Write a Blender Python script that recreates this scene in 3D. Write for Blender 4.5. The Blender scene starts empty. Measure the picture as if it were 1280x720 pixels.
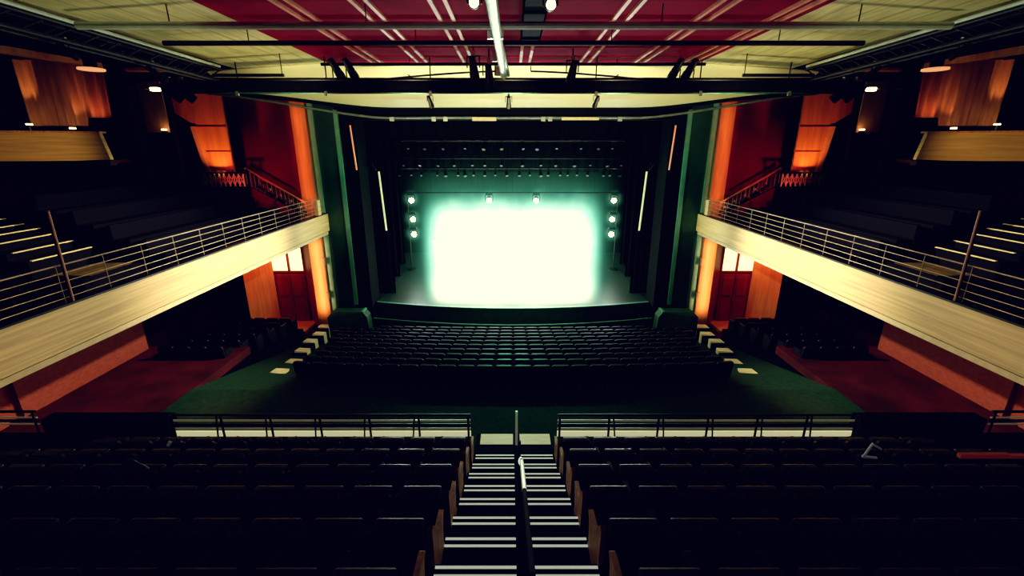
import bpy, bmesh, math, random
from mathutils import Vector, Matrix
random.seed(7)
S = bpy.context.scene
C = S.collection
R = math.radians
ORD = ['zeroth','first','second','third','fourth','fifth','sixth','seventh','eighth','ninth','tenth',
       'eleventh','twelfth','thirteenth','fourteenth','fifteenth','sixteenth']
SIDE = {-1:'left', 1:'right'}

# ------------------------------------------------------------------ materials
def mat(name, col, rough=.6, metal=0., var=.25, scale=6., stretch=(1,1,1), bump=0., emit=None, es=0., spec=.5):
    m = bpy.data.materials.new(name); m.use_nodes = True
    nt = m.node_tree; b = nt.nodes['Principled BSDF']
    b.inputs['Specular IOR Level'].default_value = spec; b.inputs['Roughness'].default_value = rough; b.inputs['Metallic'].default_value = metal
    tc = nt.nodes.new('ShaderNodeTexCoord'); mp = nt.nodes.new('ShaderNodeMapping')
    mp.inputs['Scale'].default_value = stretch
    nz = nt.nodes.new('ShaderNodeTexNoise'); nz.inputs['Scale'].default_value = scale; nz.inputs['Detail'].default_value = 4
    rp = nt.nodes.new('ShaderNodeValToRGB')
    rp.color_ramp.elements[0].position = .3; rp.color_ramp.elements[1].position = .7
    rp.color_ramp.elements[0].color = (*[c*(1-var) for c in col], 1)
    rp.color_ramp.elements[1].color = (*[min(1, c*(1+var)) for c in col], 1)
    L = nt.links.new
    L(tc.outputs['Object'], mp.inputs['Vector']); L(mp.outputs[0], nz.inputs['Vector'])
    L(nz.outputs['Fac'], rp.inputs['Fac']); L(rp.outputs['Color'], b.inputs['Base Color'])
    if bump:
        bp = nt.nodes.new('ShaderNodeBump'); bp.inputs['Strength'].default_value = bump; bp.inputs['Distance'].default_value = .02
        L(nz.outputs['Fac'], bp.inputs['Height']); L(bp.outputs[0], b.inputs['Normal'])
    if emit:
        b.inputs['Emission Color'].default_value = (*emit, 1); b.inputs['Emission Strength'].default_value = es
    return m

def brick_mat(name, c1, c2, mortar, scale):
    m = bpy.data.materials.new(name); m.use_nodes = True
    nt = m.node_tree; b = nt.nodes['Principled BSDF']; b.inputs['Roughness'].default_value = .8
    tc = nt.nodes.new('ShaderNodeTexCoord'); sp = nt.nodes.new('ShaderNodeSeparateXYZ'); cb = nt.nodes.new('ShaderNodeCombineXYZ')
    br = nt.nodes.new('ShaderNodeTexBrick'); br.inputs['Scale'].default_value = scale
    br.inputs['Color1'].default_value = (*c1,1); br.inputs['Color2'].default_value = (*c2,1); br.inputs['Mortar'].default_value = (*mortar,1)
    br.inputs['Mortar Size'].default_value = .012
    L = nt.links.new
    L(tc.outputs['Object'], sp.inputs[0]); L(sp.outputs['Y'], cb.inputs['X']); L(sp.outputs['Z'], cb.inputs['Y'])
    L(cb.outputs[0], br.inputs['Vector']); L(br.outputs['Color'], b.inputs['Base Color'])
    bp = nt.nodes.new('ShaderNodeBump'); bp.inputs['Strength'].default_value = .4; bp.inputs['Distance'].default_value = .02
    L(br.outputs['Fac'], bp.inputs['Height']); bp.invert = True; L(bp.outputs[0], b.inputs['Normal'])
    return m

def plank_mat(name, col, dark, axis, width):
    """boards running along Y (axis 'X' = seams counted across X, 'Z' = across Z)"""
    m = bpy.data.materials.new(name); m.use_nodes = True
    nt = m.node_tree; b = nt.nodes['Principled BSDF']; b.inputs['Roughness'].default_value = .55
    tc = nt.nodes.new('ShaderNodeTexCoord'); sp = nt.nodes.new('ShaderNodeSeparateXYZ')
    md = nt.nodes.new('ShaderNodeMath'); md.operation = 'MULTIPLY'; md.inputs[1].default_value = 1/width
    fr = nt.nodes.new('ShaderNodeMath'); fr.operation = 'FRACT'
    rp = nt.nodes.new('ShaderNodeValToRGB')
    e = rp.color_ramp.elements
    e[0].position = 0; e[0].color = (*dark,1); e[1].position = .09; e[1].color = (1,1,1,1)
    mp = nt.nodes.new('ShaderNodeMapping'); mp.inputs['Scale'].default_value = (4,.5,4) if axis=='X' else (4,.25,9)
    nz = nt.nodes.new('ShaderNodeTexNoise'); nz.inputs['Scale'].default_value = 2; nz.inputs['Detail'].default_value = 5
    r2 = nt.nodes.new('ShaderNodeValToRGB')
    r2.color_ramp.elements[0].position=.3; r2.color_ramp.elements[1].position=.7
    r2.color_ramp.elements[0].color = (*[c*.72 for c in col],1); r2.color_ramp.elements[1].color = (*[min(1,c*1.1) for c in col],1)
    mx = nt.nodes.new('ShaderNodeMix'); mx.data_type = 'RGBA'; mx.blend_type = 'MULTIPLY'; mx.inputs['Factor'].default_value = 1
    L = nt.links.new
    L(tc.outputs['Object'], sp.inputs[0]); L(sp.outputs[axis], md.inputs[0]); L(md.outputs[0], fr.inputs[0]); L(fr.outputs[0], rp.inputs['Fac'])
    L(tc.outputs['Object'], mp.inputs[0]); L(mp.outputs[0], nz.inputs['Vector']); L(nz.outputs['Fac'], r2.inputs['Fac'])
    L(rp.outputs['Color'], mx.inputs['A']); L(r2.outputs['Color'], mx.inputs['B']); L(mx.outputs['Result'], b.inputs['Base Color'])
    return m

M = {}
M['seat']     = mat('seat_fabric', (.005,.005,.016), .36, var=.3, scale=40, bump=.05, spec=.42)
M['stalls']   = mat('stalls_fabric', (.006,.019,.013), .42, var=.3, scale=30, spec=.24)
M['gallery']  = mat('gallery_fabric', (.005,.006,.016), .8, var=.3, scale=30, spec=.08)
M['seatdark'] = mat('seat_shell', (.005,.005,.012), .5, var=.2, spec=.12)
M['endwood']  = mat('end_panel_wood', (.60,.30,.15), .5, var=.3, scale=3, stretch=(6,6,1))
M['carpet']   = mat('dark_carpet', (.004,.004,.011), .95, var=.4, scale=30, bump=.1, spec=.05)
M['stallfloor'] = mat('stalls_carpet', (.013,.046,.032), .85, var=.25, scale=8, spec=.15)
M['redfloor'] = mat('red_side_carpet', (.050,.006,.014), .85, var=.5, scale=1.2, spec=.2)
M['step']     = mat('step_carpet', (.006,.007,.016), .9, var=.3, scale=20, spec=.08)
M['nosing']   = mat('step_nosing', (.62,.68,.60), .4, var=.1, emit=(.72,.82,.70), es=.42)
M['landing']  = mat('landing_boards', (.50,.42,.26), .5, var=.2, scale=3, stretch=(1,10,1), emit=(.5,.42,.25), es=.35)  # light on the landing floor painted as emission
M['toe']      = mat('toe_board', (.72,.72,.5), .4, var=.12, scale=2, emit=(.80,.76,.48), es=.55)  # emission stands in for light falling on the board
M['railpale'] = mat('pale_rail', (.42,.44,.36), .35, metal=.3, var=.1, emit=(.5,.5,.35), es=.12)  # weak glow painted in, the bars are no lamps
M['raildark'] = mat('dark_rail', (.008,.008,.014), .4, metal=.2, var=.1)
M['chrome']   = mat('steel_tube', (.40,.36,.34), .4, metal=.4, var=.1)
M['handrail'] = mat('handrail_steel', (.70,.74,.62), .35, metal=.3, var=.1, emit=(.6,.7,.55), es=.14)  # slight emission painted in for light on the steel
M['fascia']   = plank_mat('fascia_wood', (.84,.64,.36), (.86,.82,.75), 'Z', .21)
M['fascia_lip'] = mat('fascia_lip', (.75,.62,.42), .5, var=.1)
M['boxwood']  = mat('box_front_wood', (.62,.44,.2), .55, var=.2, scale=2, stretch=(.3,1,9))
M['brick']    = brick_mat('red_brick', (.24,.048,.038), (.18,.034,.030), (.22,.06,.048), 4.5)
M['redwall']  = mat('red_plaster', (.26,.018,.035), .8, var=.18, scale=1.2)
M['orange']   = mat('orange_wood', (.62,.22,.09), .6, var=.18, scale=1.5, stretch=(5,5,.5))
M['curtain']  = mat('curtain_cloth', (.50,.26,.17), .9, var=.2, scale=3, stretch=(4,4,.4))
M['doorred']  = mat('door_red', (.25,.045,.03), .5, var=.2, scale=2, stretch=(5,5,.5))
M['window']   = mat('lit_window', (.9,.75,.5), .5, var=.05, emit=(1,.68,.34), es=2.2)
M['dark']     = mat('dark_wall', (.006,.004,.010), .9, var=.3, scale=2, spec=.1)
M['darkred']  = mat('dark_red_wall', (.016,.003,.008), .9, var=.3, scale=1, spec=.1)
M['ceilred']  = mat('red_ceiling', (.26,.008,.045), .85, var=.22, scale=.8, spec=.04)
M['rib']      = mat('pale_rib', (.80,.36,.25), .5, var=.1)
M['beige']    = plank_mat('beige_boards', (.70,.64,.36), (.45,.42,.36), 'X', .62)
M['beige2']   = mat('beige_soffit', (.80,.74,.44), .55, var=.1, scale=1.2, stretch=(.3,1,1))
M['greenwall']= mat('proscenium_green', (.018,.085,.062), .45, var=.2, scale=1.5)
M['teal']     = mat('teal_edge', (.20,.50,.42), .45, var=.12, scale=3)
M['drape']    = mat('black_drape', (.010,.013,.013), .9, spec=.1, var=.4, scale=3, stretch=(8,8,.3))
M['stagefloor']= mat('stage_boards', (.045,.085,.075), .4, var=.3, scale=2, stretch=(.4,6,1))
M['stageface']= mat('stage_front', (.05,.12,.08), .5, var=.2, scale=3)
M['cyc']      = mat('white_backcloth', (.4,.5,.45), .8, var=.03)
M['metal']    = mat('black_metal', (.010,.010,.014), .4, metal=.3, var=.2)
M['pipe']     = mat('grey_pipe', (.62,.72,.68), .35, metal=.0, var=.1)
M['palepipe'] = mat('pale_green_pipe', (.62,.74,.62), .35, metal=.3, var=.12, scale=3)
M['lens']     = mat('lamp_lens', (.9,.9,.85), .2, var=.02, emit=(1,.98,.85), es=9)
M['lensoff']  = mat('lens_glass', (.5,.53,.5), .15, metal=.4, var=.1)
M['lensdim']  = mat('dim_lens', (.16,.2,.18), .3, metal=.2, var=.5)
M['stagelens']= mat('stage_lamp_lens', (.9,.95,.9), .2, var=.02, emit=(.85,1,.88), es=60)
M['uplens']   = mat('uplight_lens', (1,.8,.5), .2, var=.02, emit=(1,.62,.25), es=8)
M['discs']    = mat('lit_disc', (.8,.4,.2), .4, var=.05, emit=(1,.42,.2), es=.8)
M['tube_o']   = mat('orange_light_tube', (.8,.35,.2), .4, var=.05, emit=(.9,.30,.16), es=.55)
M['tube_y']   = mat('yellow_light_tube', (.7,.7,.4), .4, var=.05, emit=(.72,.78,.40), es=.7)
M['gold']     = mat('gold_grille', (.75,.52,.24), .4, metal=.3, var=.4, scale=25)
M['paper']    = mat('white_paper', (.75,.75,.78), .7, var=.05, emit=(.5,.5,.6), es=.06)  # faint glow painted in to keep the paper bright
M['cloth']    = mat('grey_cloth', (.30,.30,.36), .9, var=.3, scale=6)
M['speck']    = mat('chrome_clamp', (.75,.8,.76), .2, metal=.6, var=.1)
M['ledge']    = mat('red_glow_ledge', (.20,.035,.03), .7, var=.15, emit=(.55,.09,.06), es=.1)  # reddish light put in as emission
M['stepglow'] = mat('yellow_step_glow', (.66,.60,.34), .6, var=.15, emit=(.6,.52,.30), es=.15)  # glow painted in for warm light on the treads
M['rampart']  = mat('parapet_black', (.004,.004,.012), .85, var=.2, spec=.08)

# ------------------------------------------------------------------ mesh helpers
class MB:
    def __init__(s): s.bm = bmesh.new()
    def box(s, a, b, rot=None, piv=None):
        a = Vector(a); b = Vector(b)
        r = bmesh.ops.create_cube(s.bm, size=1)
        mt = Matrix.Translation((a+b)/2) @ Matrix.Diagonal((*[abs(b[i]-a[i]) for i in range(3)],1))
        if rot is not None:
            p = Vector(piv) if piv is not None else (a+b)/2
            mt = Matrix.Translation(p) @ rot.to_4x4() @ Matrix.Translation(-p) @ mt
        bmesh.ops.transform(s.bm, matrix=mt, verts=r['verts'])
        return s
    def tube(s, p, q, r=.02, r2=None, n=10):
        p = Vector(p); q = Vector(q); d = q-p
        if d.length < 1e-6: return s
        o = bmesh.ops.create_cone(s.bm, cap_ends=True, segments=n, radius1=r, radius2=r if r2 is None else r2, depth=d.length)
        mt = Matrix.Translation((p+q)/2) @ d.to_track_quat('Z','Y').to_matrix().to_4x4()
        bmesh.ops.transform(s.bm, matrix=mt, verts=o['verts'])
        return s
    def path(s, pts, r=.02, n=10):
        for a, b in zip(pts[:-1], pts[1:]): s.tube(a, b, r, n=n)
        return s
    def ball(s, p, r, sc=(1,1,1)):
        o = bmesh.ops.create_uvsphere(s.bm, u_segments=12, v_segments=8, radius=r)
        bmesh.ops.transform(s.bm, matrix=Matrix.Translation(p) @ Matrix.Diagonal((*sc,1)), verts=o['verts'])
        return s
    def poly(s, pts):
        s.bm.faces.new([s.bm.verts.new(p) for p in pts]); return s
    def prism(s, pts, vec):
        """closed polygon swept along vec"""
        v = Vector(vec)
        A = [s.bm.verts.new(p) for p in pts]; B = [s.bm.verts.new(Vector(p)+v) for p in pts]
        n = len(pts)
        s.bm.faces.new(A); s.bm.faces.new(B[::-1])
        for i in range(n): s.bm.faces.new((A[i], B[i], B[(i+1)%n], A[(i+1)%n]))
        return s
    def grid(s, rows):
        V = [[s.bm.verts.new(p) for p in r] for r in rows]
        for i in range(len(V)-1):
            for j in range(len(V[0])-1):
                s.bm.faces.new((V[i][j], V[i][j+1], V[i+1][j+1], V[i+1][j]))
        return s
    def build(s, name, m, parent=None, bevel=0., smooth=False, solid=0.):
        bmesh.ops.recalc_face_normals(s.bm, faces=s.bm.faces)
        if bevel: bmesh.ops.bevel(s.bm, geom=list(s.bm.edges), offset=bevel, segments=2, affect='EDGES', profile=.6)
        if smooth:
            for f in s.bm.faces: f.smooth = True
        me = bpy.data.meshes.new(name); s.bm.to_mesh(me); s.bm.free()
        me.materials.append(m)
        o = bpy.data.objects.new(name, me); C.objects.link(o)
        if parent: o.parent = parent
        if solid:
            md = o.modifiers.new('thick','SOLIDIFY'); md.thickness = solid; md.offset = 0
        return o

def tag(o, label, cat, group=None):
    o['label'] = label; o['category'] = cat
    if group: o['group'] = group
    return o
def thing(name, label, cat, loc=(0,0,0), group=None, rotz=0.):
    o = bpy.data.objects.new(name, None); C.objects.link(o); o.location = loc; o.rotation_euler[2] = rotz
    o.empty_display_size = .2
    return tag(o, label, cat, group)
def struct(o):
    o['kind'] = 'structure'; return o
def copy_tree(o, parent=None):
    c = o.copy(); C.objects.link(c)
    if parent: c.parent = parent
    for ch in [x for x in KIDS[o.name]]: copy_tree(ch, c)
    return c
class _K(dict):
    def __missing__(s, k): return []
KIDS = _K()
def reg(o):
    KIDS[o.name] = list(o.children)
    for ch in o.children: reg(ch)
    return o

# ------------------------------------------------------------------ lights
def spot(loc, to, W, col, deg, blend=.6, rad=.1):
    l = bpy.data.lights.new('spot', 'SPOT'); l.energy = W; l.color = col
    l.spot_size = R(deg); l.spot_blend = blend; l.shadow_soft_size = rad
    o = bpy.data.objects.new('spot', l); C.objects.link(o); o.location = loc
    o.rotation_euler = (Vector(to)-Vector(loc)).to_track_quat('-Z','Y').to_euler()
    return o
def area(loc, to, W, col, sx, sy, spread=180):
    l = bpy.data.lights.new('area', 'AREA'); l.energy = W; l.color = col; l.shape = 'RECTANGLE'; l.size = sx; l.size_y = sy
    l.spread = R(spread)
    o = bpy.data.objects.new('area', l); C.objects.link(o); o.location = loc
    o.rotation_euler = (Vector(to)-Vector(loc)).to_track_quat('-Z','Y').to_euler()
    return o

# ------------------------------------------------------------------ camera
cam = bpy.data.cameras.new('camera'); co = bpy.data.objects.new('camera', cam); C.objects.link(co)
cam.sensor_width = 36; cam.lens = 560/1280*36; cam.clip_end = 200; cam.clip_start = .05
co.location = (-.04, 0, 0); co.rotation_euler = (math.pi/2 - R(17.35), 0, 0)
S.camera = co

# ================================================================== THE SETTING
ZF = -7.0                      # rear stalls floor
def zf(y): return ZF if y < 12 else (ZF - .24*(y-12) if y < 20 else ZF-.24*8)
b = MB(); rows = []
for y in (5.0, 12, 20, 23): rows.append([(-9.75,y,zf(y)), (9.75,y,zf(y))])
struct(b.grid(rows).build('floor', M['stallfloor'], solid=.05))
for s in (-1,1):
    b = MB(); b.box((s*9.76, 5, ZF-.3), (s*13.6, 15.2, ZF)); b.box((s*9.76, 15.2, -9.1), (s*14.6, 21, -8.75))
    struct(b.build('floor', M['redfloor']))

# balcony tier (where the camera stands)
ROWS = [2.25, 3.11, 4.02, 4.93, 5.84, 6.75]
def ztop(Y): return -(1.6+.485*Y)
b = MB()
for s in (-1,1):
    for i, Y in enumerate(ROWS):
        y0 = Y-.32; y1 = (ROWS[i+1]-.32) if i < 5 else 7.72
        b.box((s*.80, y0, -8), (s*11.5, y1, ztop(Y)-.72))
    b.box((s*.80, 0.2, -8), (s*11.5, ROWS[0]-.32, ztop(ROWS[0])-.3))
struct(b.build('floor', M['carpet']))
# the centre stairs
STEPS = [1.95, 2.50, 3.06, 3.62, 4.16, 4.77, 5.30, 5.90, 6.46, 7.10]
def zs(Y): return -(2.06+.485*Y)
st = MB()
for i, Y in enumerate(STEPS):
    y0 = STEPS[i-1]+.02 if i else .4
    st.box((-.79, y0, -8), (.79, Y+.02, zs(Y)))
st.box((-.79, 7.12, -8), (.79, 8.22, -5.84))
stairs = struct(st.build('stairs', M['step']))
for Y in STEPS[1:]:
    for s in (-1,1):
        a, e = (.02 if s > 0 else .02), .72
        xa, xb = (s*a+.06*(1 if s>0 else -0), s*e)
        if s < 0: xa = -.0
        for dy in (0, -.085):
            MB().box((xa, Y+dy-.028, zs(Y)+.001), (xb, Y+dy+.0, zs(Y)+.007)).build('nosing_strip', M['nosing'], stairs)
for s in (-1,1):
    xa, xb = ((-.70,-.02) if s < 0 else (.12,.76))
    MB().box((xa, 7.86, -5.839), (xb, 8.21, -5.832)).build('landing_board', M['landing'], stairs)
kb = MB()
for i, Y in enumerate(STEPS):
    y0 = STEPS[i-1]+.02 if i else .4
    kb.box((.005, y0, zs(Y)-.05), (.105, Y+.02, zs(Y)+.09))
kb.build('kerb', M['rampart'], stairs)

# hall walls: side walls below the galleries, zig-zag walls above
for s in (-1,1):
    nm = 'wall_'+SIDE[s]
    struct(MB().poly([(s*13.5,3,ZF-.3),(s*13.5,15,ZF-.3),(s*13.5,15,-3.72),(s*13.5,3,-3.72)]).build(nm, M['brick'], solid=.1))
    # brick pilasters and a darker recessed band give the wall its relief
    rw = MB()
    rw.box((s*13.46, 3, -7.0), (s*13.30, 10.2, -4.9)); rw.box((s*13.46, 10.6, -7.0), (s*13.30, 14.95, -5.6))
    rw.box((s*13.46, 13.9, -5.6), (s*13.30, 14.95, -4.9))
    struct(rw.build(nm+'_lower', M['brick']))
    w = MB()
    P = [(16.8,1),(16.8,16.3),(13.0,16.3),(13.7,17.75),(12.72,17.75),(13.9,19.7),(11.75,19.7),(12.8,21.05)]
    w.bm.free()
    for (x0,y0),(x1,y1) in zip(P[:-1],P[1:]):
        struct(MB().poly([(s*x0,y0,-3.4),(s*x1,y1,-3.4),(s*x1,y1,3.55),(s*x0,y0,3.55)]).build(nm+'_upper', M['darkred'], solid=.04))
    w = MB(); w.poly([(s*13.5,15,-8.9),(s*14.6,15.02,-8.9),(s*14.6,15.02,-3.72),(s*13.5,15,-3.72)])
    w.poly([(s*14.6,15,-8.9),(s*14.6,20.6,-8.9),(s*14.6,20.6,-3.72),(s*14.6,15,-3.72)])
    w.poly([(s*14.6,20.6,-8.9),(s*13.15,20.6,-8.9),(s*13.15,20.6,-3.72),(s*14.6,20.6,-3.72)])
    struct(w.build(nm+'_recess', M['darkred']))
    # red end wall beside the proscenium
    struct(MB().box((s*12.9,21.0,-3.6),(s*9.55,21.2,3.2)).build('wall_front_'+SIDE[s], M['redwall']))
    # orange pilaster, upper and lower in one
    pb = MB().box((s*9.62,20.72,-8.4),(s*8.98,21.1,2.4))
    struct(pb.build('pilaster', M['orange']))
    # green stepped proscenium reveals with bright teal edges
    struct(MB().box((s*8.98,20.95,-8.0),(s*7.82,21.6,2.2)).build('proscenium_wall', M['greenwall']))
    struct(MB().box((s*8.95,20.88,-7.7),(s*8.72,20.96,1.9)).build('trim_1', M['teal']))
    struct(MB().box((s*7.84,20.90,-7.4),(s*7.66,21.02,1.6)).build('trim_2', M['teal']))
    struct(MB().box((s*7.68,21.05,-8.0),(s*7.0,22.4,2.2)).build('proscenium_wall', M['drape']))
# header over the opening
struct(MB().box((-9,21.1,1.18),(9,21.5,2.6)).build('header_beam', M['drape']))
struct(MB().box((-17,23,3.6),(17,0,3.7)).build('ceiling', M['dark']))

# stage house shell
struct(MB().box((-12,33.4,-8),(12,33.5,6)).build('wall_back', M['drape']))
for s in (-1,1):
    struct(MB().box((s*11.5,22.1,-8),(s*11.6,33.4,6)).build('wall_stage_'+SIDE[s], M['drape']))
struct(MB().box((-12,21.5,5.0),(12,33.4,5.1)).build('ceiling_stage', M['drape']))

# ------------------------------------------------------------------ ceiling
rc = struct(MB().box((-6.4,3,2.8),(6.4,17,2.92)).build('ceiling_red', M['ceilred']))
for cx in (-4.6,-3.05,-1.5,.40,2.40,4.25,5.9):
    for d in (-.15,.15):
        MB().box((cx+d-.042,3,2.74),(cx+d+.042,16.98,2.80)).build('rib', M['rib'], rc)
for s in (-1,1):
    cb = MB(); cb.grid([[(s*6.4,3,2.8),(s*6.4,17,2.8)],[(s*9.6,3,2.62),(s*9.6,17,2.62)]])
    struct(cb.build('ceiling_side', M['beige']))
b = MB(); rws = [[],[],[]]
N = 40
for i in range(N+1):
    x = -10.6+21.2*i/N; a = max(0, min(1, (abs(x)-5.2)/5.4)); a = a*a*(3-2*a)
    far = Vector((x, 20.4-1.9*a, 1.66+.36*a)); near = Vector((x, 17, 2.8-.2*max(0,(abs(x)-6.4)/3.2)))
    rws[0].append(near); rws[1].append(near.lerp(far,.5)); rws[2].append(far)
b.grid(rws)
struct(b.build('ceiling_soffit', M['beige2'], solid=.04))
b = MB(); rws = [[],[]]
for i in range(N+1):
    x = -10.6+21.2*i/N; a = max(0, min(1, (abs(x)-5.2)/5.4)); a = a*a*(3-2*a)
    rws[0].append((x, 20.42-1.9*a, 1.68+.36*a)); rws[1].append((x, 21.2-1.9*a, 1.55+.36*a))
b.grid(rws)
struct(b.build('ceiling_edge', M['drape'], solid=.03))
# reddish lit cornice strips high on the side walls
for s in (-1,1):
    b = MB()
    b.prism([(s*13.3,10.5,2.28),(s*13.3,16.0,2.48),(s*13.3,16.0,2.62),(s*13.3,10.5,2.50)], (s*.25,0,0))
    b.box((s*13.25,16.6,2.50),(s*11.4,17.0,2.60))
    struct(b.build('cornice_trim', M['orange']))

# ================================================================== STAGE
def edgeY(x): return 20.75+1.15*(x/7.6)**2
st = thing('stage', 'wide black stage with curved front edge washed in green light', 'stage', (0,24,-8.95))
def loc(o, r):   # parent keeping world coordinates
    o.parent = r; o.matrix_parent_inverse = Matrix.Translation(r.location).inverted() if r.rotation_euler[2]==0 else r.matrix_world.inverted()
    return o
n = 32; xs = [-6.97+13.94*i/n for i in range(n+1)]
b = MB(); b.grid([[(x, edgeY(x), -7.56) for x in xs], [(x, 33.3, -7.56) for x in xs]])
loc(b.build('stage_floor', M['stagefloor'], solid=.02), st)
b = MB(); b.grid([[(x, edgeY(x), -7.57) for x in xs], [(x, edgeY(x), -9.1) for x in xs]])
loc(b.build('stage_front', M['stageface'], solid=.04), st)
b = MB(); b.grid([[(x, edgeY(x)-.03, -7.53) for x in xs], [(x, edgeY(x)+.10, -7.53) for x in xs]])
loc(b.build('edge_strip', M['teal'], solid=.03), st)
for s in (-1,1):
    b = MB(); b.grid([[(s*7.0,22.45,-7.57),(s*7.0,33.3,-7.57)],[(s*11.4,22.45,-7.57),(s*11.4,33.3,-7.57)]])
    loc(b.build('side_stage', M['stagefloor']), st)
# pit rail
b = MB(); b.path([(x, edgeY(x)-.75, -8.12) for x in xs], .035)
pr = thing('pit_rail', 'thin pale curved rail in front of the stage', 'railing', (0,20,-8.9))
loc(b.build('rail', M['teal'], None), pr)
b = MB(); b.grid([[(x, edgeY(x)-.75, -8.16) for x in xs], [(x, edgeY(x)-.75, -8.95) for x in xs]])
loc(b.build('panel', M['stageface'], solid=.03), pr)
# blocks at both ends of the stage front
for s in (-1,1):
    pl = thing('stage_plinth', f'dark green block with sloped top edges at the {SIDE[s]} end of the stage front', 'plinth', (s*7.7,20.6,-8.95), 'blocks at the ends of the stage front')
    b = MB(); b.prism([(s*8.9,20.1,-8.95),(s*8.9,20.1,-7.75),(s*8.7,20.25,-7.55),(s*7.25,20.25,-7.55),(s*7.0,20.1,-7.75),(s*6.9,20.1,-8.95)], (0,.6,0))
    loc(b.build('block', M['stageface']), pl)
    loc(MB().box((s*7.32,20.25,-7.56),(s*7.2,20.83,-7.52)).build('edge_strip', M['teal']), pl)
# drapes
def drape(name, label, x0, x1, y, z0, z1, group, folds=9, amp=.07):
    b = MB(); n = folds*8; top=[]; bot=[]
    for i in range(n+1):
        t = i/n; x = x0+(x1-x0)*t; yy = y+amp*math.sin(t*folds*2*math.pi)
        top.append((x,yy,z1)); bot.append((x,yy,z0))
    b.grid([top,bot]); o = b.build(name, M['drape'], smooth=True)
    return tag(o, label, 'curtain', group)
for s in (-1,1):
    for k,(y,xi) in enumerate(((23.2,6.35),(26.5,6.9),(29.6,7.3))):
        drape('stage_curtain', f'black folded wing curtain {("nearest the audience","in the middle","deepest")[k]} on stage {SIDE[s]}', s*xi, s*(xi+2.6), y, -7.54, 4.5, 'black wing curtains')
for k,(y,z) in enumerate(((24.0,.55),(27.0,-.35),(30.0,-1.5))):
    drape('stage_border', f'black border curtain hanging over the stage, {("front","middle","rear")[k]} one', -9, 9, y, z, 4.8, 'black border curtains', 30)
# haze, its light painted as volume emission
hz = MB().box((-6.95,21.2,-7.5),(6.95,32.6,.5)).build('stage_haze', bpy.data.materials.new('haze_glow'))
tag(hz, 'glowing white and green haze filling the stage', 'haze'); hz['kind'] = 'stuff'
hm = hz.data.materials[0]; hm.use_nodes = True; nt = hm.node_tree; nt.nodes.clear()
out = nt.nodes.new('ShaderNodeOutputMaterial'); em = nt.nodes.new('ShaderNodeEmission'); nt.links.new(em.outputs[0], out.inputs['Volume'])
tc = nt.nodes.new('ShaderNodeTexCoord'); sp = nt.nodes.new('ShaderNodeSeparateXYZ'); nt.links.new(tc.outputs['Object'], sp.inputs[0])
def math_(op, a, b_=None, c_=None):
    nd = nt.nodes.new('ShaderNodeMath'); nd.operation = op
    for i, v in enumerate((a, b_, c_)):
        if v is None: continue
        if isinstance(v, (int, float)): nd.inputs[i].default_value = v
        else: nt.links.new(v, nd.inputs[i])
    return nd.outputs[0]
def fall(v, a, b_):        # 1 below a, 0 above b
    nd = nt.nodes.new('ShaderNodeMapRange'); nd.interpolation_type = 'SMOOTHSTEP'
    nt.links.new(v, nd.inputs['Value']); nd.inputs['From Min'].default_value = a; nd.inputs['From Max'].default_value = b_
    nd.inputs['To Min'].default_value = 1; nd.inputs['To Max'].default_value = 0
    return nd.outputs['Result']
ax = math_('ABSOLUTE', sp.outputs['X'])
# the painted glow spreads with depth: half width grows from the front
xn = math_('DIVIDE', ax, math_('MULTIPLY_ADD', sp.outputs['Y'], .155, .78))   # ~4.1 at y 21.7 .. 5.8 at 32
nzh = nt.nodes.new('ShaderNodeTexNoise'); nzh.inputs['Scale'].default_value = .8; nzh.inputs['Detail'].default_value = 2
nt.links.new(tc.outputs['Object'], nzh.inputs['Vector'])
zw = math_('MULTIPLY_ADD', nzh.outputs['Fac'], 1.8, math_('ADD', sp.outputs['Z'], -.9))
core = math_('MULTIPLY', fall(xn, .72, 1.14), fall(zw, -5.3, -2.6))
halo = math_('MULTIPLY', fall(xn, .75, 1.35), fall(zw, -4.6, -.6))
HZ_CORE, HZ_HALO = .40, .030
wide = math_('MULTIPLY', fall(xn, .3, 1.45), fall(zw, -5.0, 1.0))
tot = math_('ADD', math_('MULTIPLY_ADD', wide, .0045, math_('MULTIPLY', core, HZ_CORE)), math_('MULTIPLY', halo, HZ_HALO))
front = math_('MULTIPLY', math_('MULTIPLY', fall(xn, .80, 1.12), fall(sp.outputs['Y'], 22.2, 25.5)), fall(sp.outputs['Z'], -7.3, -5.6))
tot = math_('MULTIPLY_ADD', front, .55, tot)
glow = None
cxyz = nt.nodes.new('ShaderNodeCombineXYZ'); nt.links.new(ax, cxyz.inputs['X']); nt.links.new(sp.outputs['Y'], cxyz.inputs['Y']); nt.links.new(sp.outputs['Z'], cxyz.inputs['Z'])
for p in ((6.25,28,-3.0),(6.2,27.8,-4.15),(6.2,27.8,-5.1),(1.45,28,-3.0),(4.95,28.4,-5.75)):     # glow painted into the haze round each lamp
    vd = nt.nodes.new('ShaderNodeVectorMath'); vd.operation = 'DISTANCE'; nt.links.new(cxyz.outputs[0], vd.inputs[0]); vd.inputs[1].default_value = p
    f = fall(vd.outputs['Value'], 0., .8); f = math_('MULTIPLY', f, math_('MULTIPLY', f, .55))
    glow = f if glow is None else math_('ADD', glow, f)
tot = math_('ADD', tot, glow)
mixc = nt.nodes.new('ShaderNodeMix'); mixc.data_type = 'RGBA'
nt.links.new(math_('MINIMUM', math_('ADD', math_('ADD', core, front), glow), 1.), mixc.inputs['Factor']); mixc.inputs['A'].default_value = (.20,.90,.62,1); mixc.inputs['B'].default_value = (.95,1,.80,1)
nt.links.new(mixc.outputs['Result'], em.inputs['Color']); nt.links.new(tot, em.inputs['Strength'])

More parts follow.
